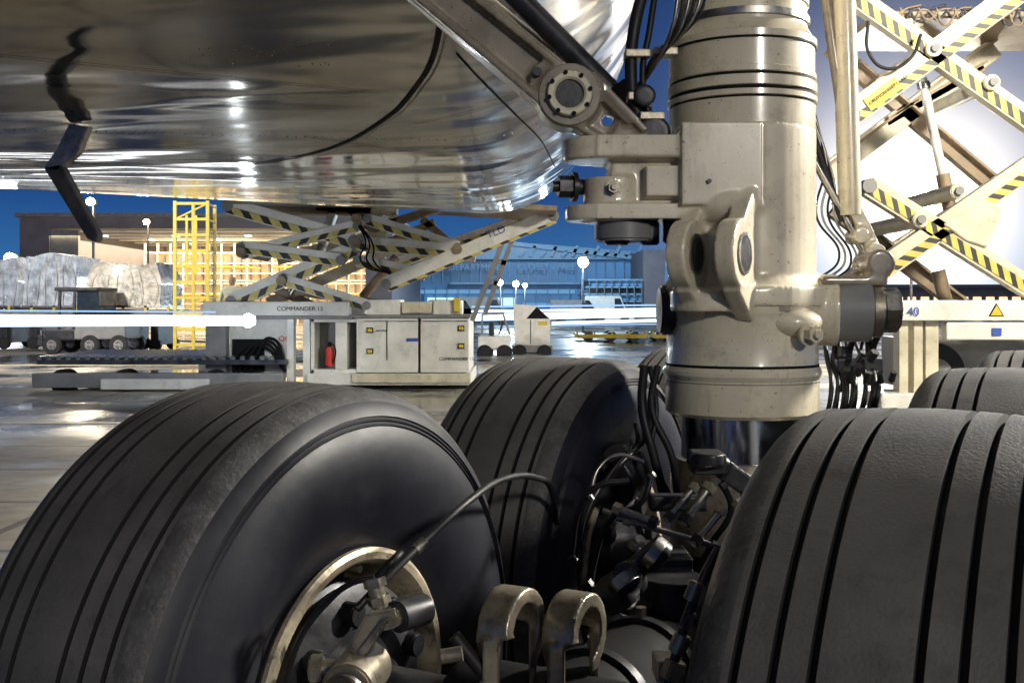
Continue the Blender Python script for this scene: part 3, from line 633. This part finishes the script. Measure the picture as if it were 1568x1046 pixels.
# ---------------------------------------------------------------- cargo dollies, tractor
def dolly(px0,px1,gy,top,y,mdeck='grey'):
    g=group('cargo_dolly'); E,k=pixels_at_depth(y)
    zt=E(0,top).z
    box(g,'deck',(E(px0,0).x,y,zt-.16),(E(px1,0).x,y+2.2,zt),M[mdeck],.02)
    n=3
    for i in range(n):
        x=E(px0,0).x+(i+.5)/n*(E(px1,0).x-E(px0,0).x)
        for dy in (0.1,1.9): cyl(g,f'wheel_{i}_{dy}',(x,y+dy-.05,.2),(x,y+dy+.15,.2),.2,M['black'],20,bev=.02)
        box(g,f'axle_box_{i}',(x-.12,y+.1,.2),(x+.12,y+2,zt-.16),M['dark'])
    beam(g,'towbar',(E(px1,0).x,y+1,.3),(E(px1,0).x+1.2,y+1,.25),.06,.06,M['dark'])
    for i in range(5):
        x=E(px0,0).x+i/4*(E(px1,0).x-E(px0,0).x); box(g,f'stop_{i}',(x-.04,y-.05,zt-.1),(x+.04,y-.0,zt+.12),M['yellow'])
def pallet(px0,px1,top,bot,y,m):
    g=group('wrapped_cargo_pallet'); E,k=pixels_at_depth(y); bm=bmesh.new()
    bmesh.ops.create_cube(bm,size=1); bmesh.ops.subdivide_edges(bm,edges=bm.edges[:],cuts=11,use_grid_fill=True)
    lo=E(px0,bot);hi=E(px1,top,2.2); c_=(lo+hi)/2; s=hi-lo
    ph=random.random()*6
    for v in bm.verts:
        bu=.05*math.sin(v.co.x*7+v.co.z*5+ph)+.02*random.uniform(-1,1)
        top_=max(0,v.co.z-.1)
        f=1-.35*top_*abs(math.sin(v.co.x*3+ph))-.16*top_*(abs(v.co.x)>.3)
        v.co=Vector((v.co.x*s.x*(f+bu*.4),v.co.y*s.y*(f+bu*.3),v.co.z*s.z*(1+.08*math.sin(v.co.x*7+ph)*(v.co.z>0)+.02*random.uniform(-1,1)*(v.co.z>0))))+c_
    mk('wrapped_load',bm,m,g,None,True,1.2)
    box(g,'base_sheet',(lo.x-.05,y-.05,lo.z-.06),(hi.x+.05,y+2.25,lo.z),M['steel'])
    for i in range(6):
        x=lo.x+(i+.5)/6*(s.x); tube(g,f'net_strap_{i}',[(x,y-.06,lo.z),(x+.1*(i%2),y-.07,c_.z),(c_.x+(x-c_.x)*.7,y+.15,hi.z-.02)],.009,M['cream'])
pallet(132,246,404,468,34,M['wrap']); pallet(36,118,390,468,36,M['wrapb']); pallet(-60,28,396,468,37,M['wrapb'])
dolly(120,258,0,474,34); dolly(-20,118,0,474,36); dolly(-180,-30,0,474,37)
tr=group('baggage_tractor'); E,k=pixels_at_depth(32)
box(tr,'body',E(112,520),E(192,482,1.5),M['grey'],.05); box(tr,'hood',E(62,522),E(116,503,1.5),M['dark'],.06); box(tr,'bumper',E(58,530,-.05),E(66,512,1.55),M['dark'],.02)
for i,(x,dy) in enumerate([(90,0),(90,1.4),(113,0),(113,1.4)]): beam(tr,f'cab_post_{i}',E(x,504,dy),E(x+2,442,dy),.07,.07,M['dark'])
box(tr,'cab_roof',E(84,446,-.05),E(150,440,1.6),M['dark'],.03); box(tr,'cab_back',E(118,483,.05),E(150,446,1.45),M['glass'],.01); box(tr,'seat',E(100,500,.4),E(112,480,1.1),M['groove'],.03)
for i,x in enumerate((80,138,182)):
    for dy in (-.05,1.3): 
        cyl(tr,f'wheel_{i}_{dy}',E(x,528,dy),E(x,528,dy+.25),.28,M['black'],28,bev=.03); cyl(tr,f'hub_{i}_{dy}',E(x,528,dy-.01),E(x,528,dy+.05),.14,M['steel'],20)
box(tr,'headlamp',E(60,512,.1),E(64,506,.3),M['white'],.01)
dolly(884,990,0,512,44,'yellow'); dolly(1000,1060,0,512,44,'yellow')

gp=group('ground_power_unit'); E,k=pixels_at_depth(33)
prism(gp,'body',[E(788,528),E(842,530),E(843,488),E(820,468),E(786,466)],(0,1.6,0),M['white'],.02)
box(gp,'base',E(784,540,-.05),E(846,529,1.65),M['grey'],.02); prism(gp,'black_panel',[E(806,488,-.02),E(840,488,-.02),E(822,470,-.02)],(0,.015,0),M['groove'])
box(gp,'label',E(824,498,-.02),E(838,492,-.0),M['yellow']); box(gp,'door_gap',E(812,527,-.01),E(813,490,0),M['groove'])
for i,x in enumerate((796,834)): cyl(gp,f'wheel_{i}',E(x,538,-.1),E(x,538,.1),.2,M['black'],20)
tg=group('ground_tug'); E,k=pixels_at_depth(31)
box(tg,'body',E(732,535),E(782,515,1.5),M['white'],.05); box(tg,'seat_back',E(748,515,.3),E(756,494,1.1),M['dark'],.03)
beam(tg,'steering_post',E(764,513,.6),E(770,494,.6),.05,.05,M['dark']); tube(tg,'roll_bar',[E(738,512,.2),E(738,482,.2),E(770,480,.2),E(780,512,.2)],.035,M['grey'],False)
for i,x in enumerate((742,772)): cyl(tg,f'wheel_{i}',E(x,540,-.08),E(x,540,.15),.22,M['black'],24,bev=.03); cyl(tg,f'wheel_far_{i}',E(x,540,1.4),E(x,540,1.6),.22,M['black'],24,bev=.03)

def van(px,y,w,col,h=2.1):
    g=group('parked_van'); E,k=pixels_at_depth(y); x=E(px,0).x
    prism(g,'body',[(x,y,.35),(x+w,y,.35),(x+w,y,1.1),(x+w*.82,y,1.25),(x+w*.72,y,h),(x+.05,y,h)],(0,1.9,0),col,.05)
    prism(g,'windscreen',[(x+w*.60,y-.02,1.25),(x+w*.79,y-.02,1.25),(x+w*.71,y-.02,h-.2),(x+w*.60,y-.02,h-.2)],(0,.03,0),M['glass'])
    for i,t in enumerate((.2,.8)): cyl(g,f'wheel_{i}',(x+w*t,y-.05,.35),(x+w*t,y+.2,.35),.35,M['black'],20); cyl(g,f'wheel_far_{i}',(x+w*t,y+1.7,.35),(x+w*t,y+1.95,.35),.35,M['black'],20)
for px,y,w,c_,h in [(842,84,4.2,M['grey'],1.9),(895,84,3.8,M['white'],2.2),(700,84,4.2,M['grey'],2.1),(655,84,4.0,M['grey'],1.9)]: van(px,y,w,c_,h)

# ---------------------------------------------------------------- buildings
M['clad']=mat('warm_cladding',(.42,.33,.22),.6,0,1,.2); M['steelframe']=mat('hangar_frame',(.16,.15,.17),.6,0,1,.2)
M['bluec']=mat('blue_cladding',(.10,.25,.44),.5,0,.12,.5); M['ltblue']=mat('light_blue_cladding',(.20,.36,.52),.5,0,1,.2)
M['winlit']=emis('lit_opening_cool',(.55,.85,1),1.3); M['winwarm']=emis('lit_opening_warm',(1,.75,.4),2.0)
M['winlit2']=emis('lit_strip_blue',(.25,.58,1),.6)
hg=group('maintenance_hangar'); E,k=pixels_at_depth(72)
def bx(g,nm,a,b,dy0,dy1,m,E=E): return box(g,nm,E(a[0],a[1],dy0),E(b[0],b[1],dy1),m)
GZ=502.5
bx(hg,'left_wall',(30,GZ),(75,332),0,30,M['steelframe']); bx(hg,'lintel',(75,350),(600,332),0,30,M['steelframe'])
bx(hg,'roof_fascia',(26,333),(604,327),-.4,30,M['grey']); bx(hg,'back_wall',(75,GZ),(600,350),22,22.5,M['clad'])
bx(hg,'right_wall',(560,GZ),(600,350),0,22,M['steelframe'])
for i in range(26): bx(hg,f'back_rib_{i}',(90+i*19,GZ),(92.5+i*19,352),21.6,22,M['steelframe'])
for i in range(7): bx(hg,f'back_girt_{i}',(80,365+i*20),(600,363+i*20),21.4,21.6,M['white'])
for i in range(6): bx(hg,f'truss_{i}',(80,352),(600,349),2+i*3.4,2.3+i*3.4,M['white'])
for i in range(4):
    x=150+i*110; 
    for z in range(5): bx(hg,f'dock_floor_{i}_{z}',(x,378+z*24),(x+70,376+z*24),9,13,M['yellow'] if z%2 else M['white'])
    for j in range(4): bx(hg,f'dock_post_{i}_{j}',(x+j*22,GZ),(x+j*22+1.6,360),9,9.3,M['white'])
hlm=emis('hangar_lamp_glow',(1,.82,.55),14)
for i in range(12): bx(hg,f'hangar_lamp_{i}',(100+i*40,352.5),(106+i*40,350.5),6+(i%3)*5,7+(i%3)*5,hlm)
bx(hg,'door_leaf',(76,GZ),(118,352),.2,.5,M['grey']); bx(hg,'side_lean_to',(-60,GZ),(30,392),4,20,M['steelframe'])
for i in range(4): bx(hg,f'lean_window_{i}',(-20+i*12,430),(-12+i*12,420),3.9,4,M['winlit'])

bh=group('department_hangar'); E,k=pixels_at_depth(95)
g2=495
bx(bh,'main_wall',(600,g2),(1010,398),0,40,M['bluec'],E); prism(bh,'roof',[E(596,398,-1),E(1014,398,-1),E(1014,390,-1),E(790,372,-1),E(596,384,-1)],(0,42,0),M['ltblue'])
for i in range(28): bx(bh,f'wall_rib_{i}',(604+i*14.6,432),(605.2+i*14.6,400),-.25,0,M['ltblue'],E)
bx(bh,'light_strip',(640,450),(880,444),-.3,0,M['winlit2'],E); bx(bh,'low_glow',(655,468),(790,456),-.35,0,M['winlit'],E); bx(bh,'low_glow_b',(800,470),(885,464),-.35,0,M['winlit2'],E)
for i in range(14): bx(bh,f'mullion_{i}',(650+i*17,470),(651.5+i*17,440),-.6,-.3,M['bluec'],E)
bx(bh,'fascia_beam',(690,436),(900,433),-1.2,0,M['ltblue'],E)
for i in range(13):
    x=795+i*16; beam(bh,f'truss_web_{i}',E(x,394,-1.3),E(x+8,378 if i%2 else 386,-1.3),.25,.2,M['ltblue'])
beam(bh,'truss_chord',E(780,374,-1.3),E(1005,400,-1.3),.35,.2,M['ltblue'])
text(bh,'lettering','DEPARTMENT',E(688,415,-1.4),.75,M['ltblue']); text(bh,'lettering_b','CLOSET - FREE',E(792,414,-1.4),.75,M['ltblue'])
of=group('airport_office_block'); E,k=pixels_at_depth(85)
for i in range(5):
    bx(of,f'floor_{i}',(888+i*3,474-i*11),(985,471.5-i*11),0,9,M['ltblue'],E); bx(of,f'glazing_{i}',(892+i*3,482-i*11),(983,474-i*11),.4,8,M['glass'] if i%2 else M['bluec'],E)
bx(of,'ground_floor',(888,498),(985,482),0,9,M['steelframe'],E); bx(of,'tower',(985,498),(1018,382),0,9,M['steelframe'],E)
for i in range(9): bx(of,f'column_{i}',(890+i*11.5,474),(891.2+i*11.5,430),-.2,0,M['grey'],E)
ft=group('terminal_building'); E,k=pixels_at_depth(110)
bx(ft,'block',(1240,492),(1900,440),0,20,M['steelframe'],E)
for i in range(30): bx(ft,f'window_{i}',(1250+i*20,462),(1262+i*20,455),-.1,0,M['winwarm'],E)
bx(ft,'roof_edge',(1236,441),(1904,436),-1,20,M['grey'],E)

# ---------------------------------------------------------------- floodlights
def lamp_mast(px,py,y,r,m,energy,col):
    g=group('floodlight_mast'); E,k=pixels_at_depth(y); c_=E(px,py)
    cyl(g,'pole',(c_.x,c_.y+.3,0),(c_.x,c_.y+.3,c_.z),.05 if y>30 else .03,M['dark'],12)
    cyl(g,'housing',(c_.x,c_.y+.02+r,c_.z),(c_.x,c_.y+.25+r,c_.z),r*.9,M['grey'],24)
    bm=bmesh.new(); bmesh.ops.create_uvsphere(bm,u_segments=16,v_segments=12,radius=r,matrix=Matrix.Translation(c_)); mk('bulb',bm,m,g)
    ld_=bpy.data.lights.new('flood','POINT'); ld_.energy=energy; ld_.color=col; ld_.shadow_soft_size=.3
    o=bpy.data.objects.new('flood_light',ld_); COL.objects.link(o); o.location=c_-Vector((0,.5+r,0)); o.parent=g
lamp_mast(15,396,48,.24,M['lampw'],1100,(.8,.9,1))
lamp_mast(893,402,60,.28,M['lampw'],2500,(.6,.83,1))
lamp_mast(766,433,72,.18,M['lampw'],900,(.6,.83,1)); lamp_mast(790,435,72,.20,M['lampw'],900,(.6,.83,1)); lamp_mast(804,437,72,.15,M['lampw'],500,(.6,.83,1))
lamp_mast(138,309,40,.14,M['lampy'],600,(1,.85,.6))
lamp_mast(224,340,60,.15,M['lampy'],800,(1,.8,.55))
lamp_mast(1403,312,24,.36,M['lampy'],3000,(1,.9,.7))
lamp_mast(1340,384,20,.14,M['lampw'],900,(.95,.97,1))

lt=group('headlight_trail'); E,k=pixels_at_depth(16.5)
tube(lt,'streak',[E(-300,488),E(0,489),E(390,491)],.072,M['trail'],False)
tube(lt,'streak_thin',[E(-300,500),E(370,497)],.018,M['trail2'],False)
tube(lt,'streak_blue',[E(-300,474),E(330,478)],.012,M['trail3'],False)
bm=bmesh.new(); bmesh.ops.create_uvsphere(bm,u_segments=16,v_segments=12,radius=.10,matrix=Matrix.Translation(E(380,491))); mk('headlamp_end',bm,M['lampw'],lt)
E,k=pixels_at_depth(36)
for i,(a0,b0,a1,b1,r,m_) in enumerate([(722,487,1040,480,.10,'trail2'),(722,477,1040,473,.035,'trail2'),(845,495,1040,490,.05,'trail2'),(722,482,1040,477,.03,'trail2'),(722,470,1040,467,.03,'trail3'),(730,500,1040,496,.02,'trail3')]):
    tube(lt,f'streak_far_{i}',[E(a0,b0),E(a1,b1)],r,M[m_],False)

# ---------------------------------------------------------------- worker
wk=group('ramp_worker'); wx,wy,wz=-6.05,24.0,.33
def skin(nm,verts,edges,rad,m):
    me=bpy.data.meshes.new(nm); me.from_pydata(verts,edges,[]); o=bpy.data.objects.new(nm,me); COL.objects.link(o); o.parent=wk; o.location=(wx,wy,wz)
    s=o.modifiers.new('s','SKIN'); o.modifiers.new('u','SUBSURF').levels=2
    for i,r in enumerate(rad): me.skin_vertices[0].data[i].radius=(r,r*.85)
    me.skin_vertices[0].data[0].use_root=True; me.materials.append(m); o.modifiers['u'].render_levels=2; return o
skin('body',[(0,0,.95),(0,0,1.15),(0,0,1.38),(0,0,1.50),(.19,0,1.42),(.25,0,1.15),(.22,-.1,.90),(-.19,0,1.42),(-.26,0,1.15),(-.24,-.06,.88)],[(0,1),(1,2),(2,3),(2,4),(4,5),(5,6),(2,7),(7,8),(8,9)],[.15,.14,.16,.06,.07,.05,.035,.07,.05,.035],M['vest'])
skin('legs',[(0,0,.93),(.10,0,.85),(.12,-.02,.48),(.13,.02,.08),(.13,-.12,.04),(-.10,0,.85),(-.12,-.02,.48),(-.15,.02,.08),(-.15,-.12,.04)],[(0,1),(1,2),(2,3),(3,4),(0,5),(5,6),(6,7),(7,8)],[.14,.095,.065,.045,.04,.095,.065,.045,.04],M['cloth'])
skin('head',[(0,0,1.48),(0,-.01,1.60),(0,0,1.70)],[(0,1),(1,2)],[.055,.095,.085],M['skin'])
box(wk,'standing_step',(wx-.6,wy-.5,0),(wx+.6,wy+.5,.33),M['grey'],.02)

# ---------------------------------------------------------------- world & lights
w=bpy.data.worlds.new("World"); scene.world=w; w.use_nodes=True
N=w.node_tree.nodes; L=w.node_tree.links; bg=N['Background']
sky=N.new('ShaderNodeTexSky'); sky.sky_type='NISHITA'; sky.sun_disc=False; sky.sun_elevation=R(1.0); sky.sun_rotation=R(200)
tc=N.new('ShaderNodeTexCoord'); sep=N.new('ShaderNodeSeparateXYZ'); L.new(tc.outputs['Generated'],sep.inputs[0])
ramp=N.new('ShaderNodeValToRGB'); L.new(sep.outputs['Z'],ramp.inputs[0])
e=ramp.color_ramp.elements; e[0].position=0; e[0].color=(.04,.19,.45,1); e[1].position=.5; e[1].color=(.004,.012,.045,1)
x=e.new(.10); x.color=(.008,.062,.24,1)
def glow(d,pw,col,st):
    v=N.new('ShaderNodeVectorMath'); v.operation='DOT_PRODUCT'; L.new(tc.outputs['Generated'],v.inputs[0]); v.inputs[1].default_value=Vector(d).normalized()
    m0=N.new('ShaderNodeMath'); m0.operation='MAXIMUM'; L.new(v.outputs['Value'],m0.inputs[0]); m0.inputs[1].default_value=0
    m=N.new('ShaderNodeMath'); m.operation='POWER'; L.new(m0.outputs[0],m.inputs[0]); m.inputs[1].default_value=pw
    s=N.new('ShaderNodeVectorMath'); s.operation='SCALE'; s.inputs[0].default_value=col; 
    mm=N.new('ShaderNodeMath'); mm.operation='MULTIPLY'; L.new(m.outputs[0],mm.inputs[0]); mm.inputs[1].default_value=st; L.new(mm.outputs[0],s.inputs['Scale']); return s.outputs[0]
acc=ramp.outputs[0]
sc2=N.new('ShaderNodeVectorMath'); sc2.operation='SCALE'; L.new(sky.outputs[0],sc2.inputs[0]); sc2.inputs['Scale'].default_value=.004
def add(a_,b_):
    v=N.new('ShaderNodeVectorMath'); L.new(a_,v.inputs[0]); L.new(b_,v.inputs[1]); return v.outputs[0]
acc=add(acc,sc2.outputs[0])
acc=add(acc,glow((.362,1,.085),110,(1,.95,.85),.75)); acc=add(acc,glow((.362,1,.093),450,(1,.90,.68),1.8))
L.new(acc,bg.inputs[0]); bg.inputs[1].default_value=1.0

def area(nm,loc,tgt,size,energy,col):
    l=bpy.data.lights.new(nm,'AREA'); l.energy=energy; l.size=size; l.color=col; l.shape='DISK'
    o=bpy.data.objects.new(nm,l); COL.objects.link(o); o.location=loc; o.rotation_euler=(Vector(tgt)-Vector(loc)).to_track_quat('-Z','Y').to_euler(); return o
area('apron_floodlight',(3.5,-6,4.0),(.5,3,1.3),.8,340,(1,.95,.84))
area('apron_floodlight.001',(-9,-1,3.2),(-.3,3,.9),.8,560,(1,.95,.88))
area('apron_floodlight.002',(4.2,4.2,3.2),(.7,3,1.5),.4,520,(1,.95,.84))
area('added_loader_fill',(-5,10,4.0),(-4.5,20,1.5),1.0,2300,(1,.95,.86))  # added fill lamp, no fixture of its own, brightens the left loader
area('apron_floodlight.004',(7,5,6),(6,12,3),1.0,1400,(1,.92,.75))
area('added_hangar_fill',(2,72,10),(1,95,4),2,2800,(.6,.82,1))  # added lamp aimed at the blue hangar to brighten its front
area('apron_floodlight.006',(-14,20,6),(-14,34,1),1.5,2400,(1,.95,.88))
s=bpy.data.lights.new('sun','SUN'); s.energy=.06; s.angle=R(5); s.color=(.6,.75,1); so=bpy.data.objects.new('sun',s); COL.objects.link(so); so.rotation_euler=(R(70),0,R(160))
hl=bpy.data.lights.new('hangar_interior','AREA'); hl.energy=13000; hl.size=22; hl.color=(1,.8,.52); ho=bpy.data.objects.new('hangar_interior_light',hl); COL.objects.link(ho); ho.location=(-19,83,6.0)

# ---------------------------------------------------------------- camera
cam=bpy.data.cameras.new('camera'); cam.lens=39.03; cam.sensor_width=36; cam.shift_y=-.0338; cam.clip_end=5000; cam.clip_start=.05
co=bpy.data.objects.new('camera',cam); COL.objects.link(co); co.location=(0,0,EYE); co.rotation_euler=(R(90),0,0); scene.camera=co
scene.view_settings.view_transform='Standard'; scene.view_settings.look='None'; scene.view_settings.exposure=0
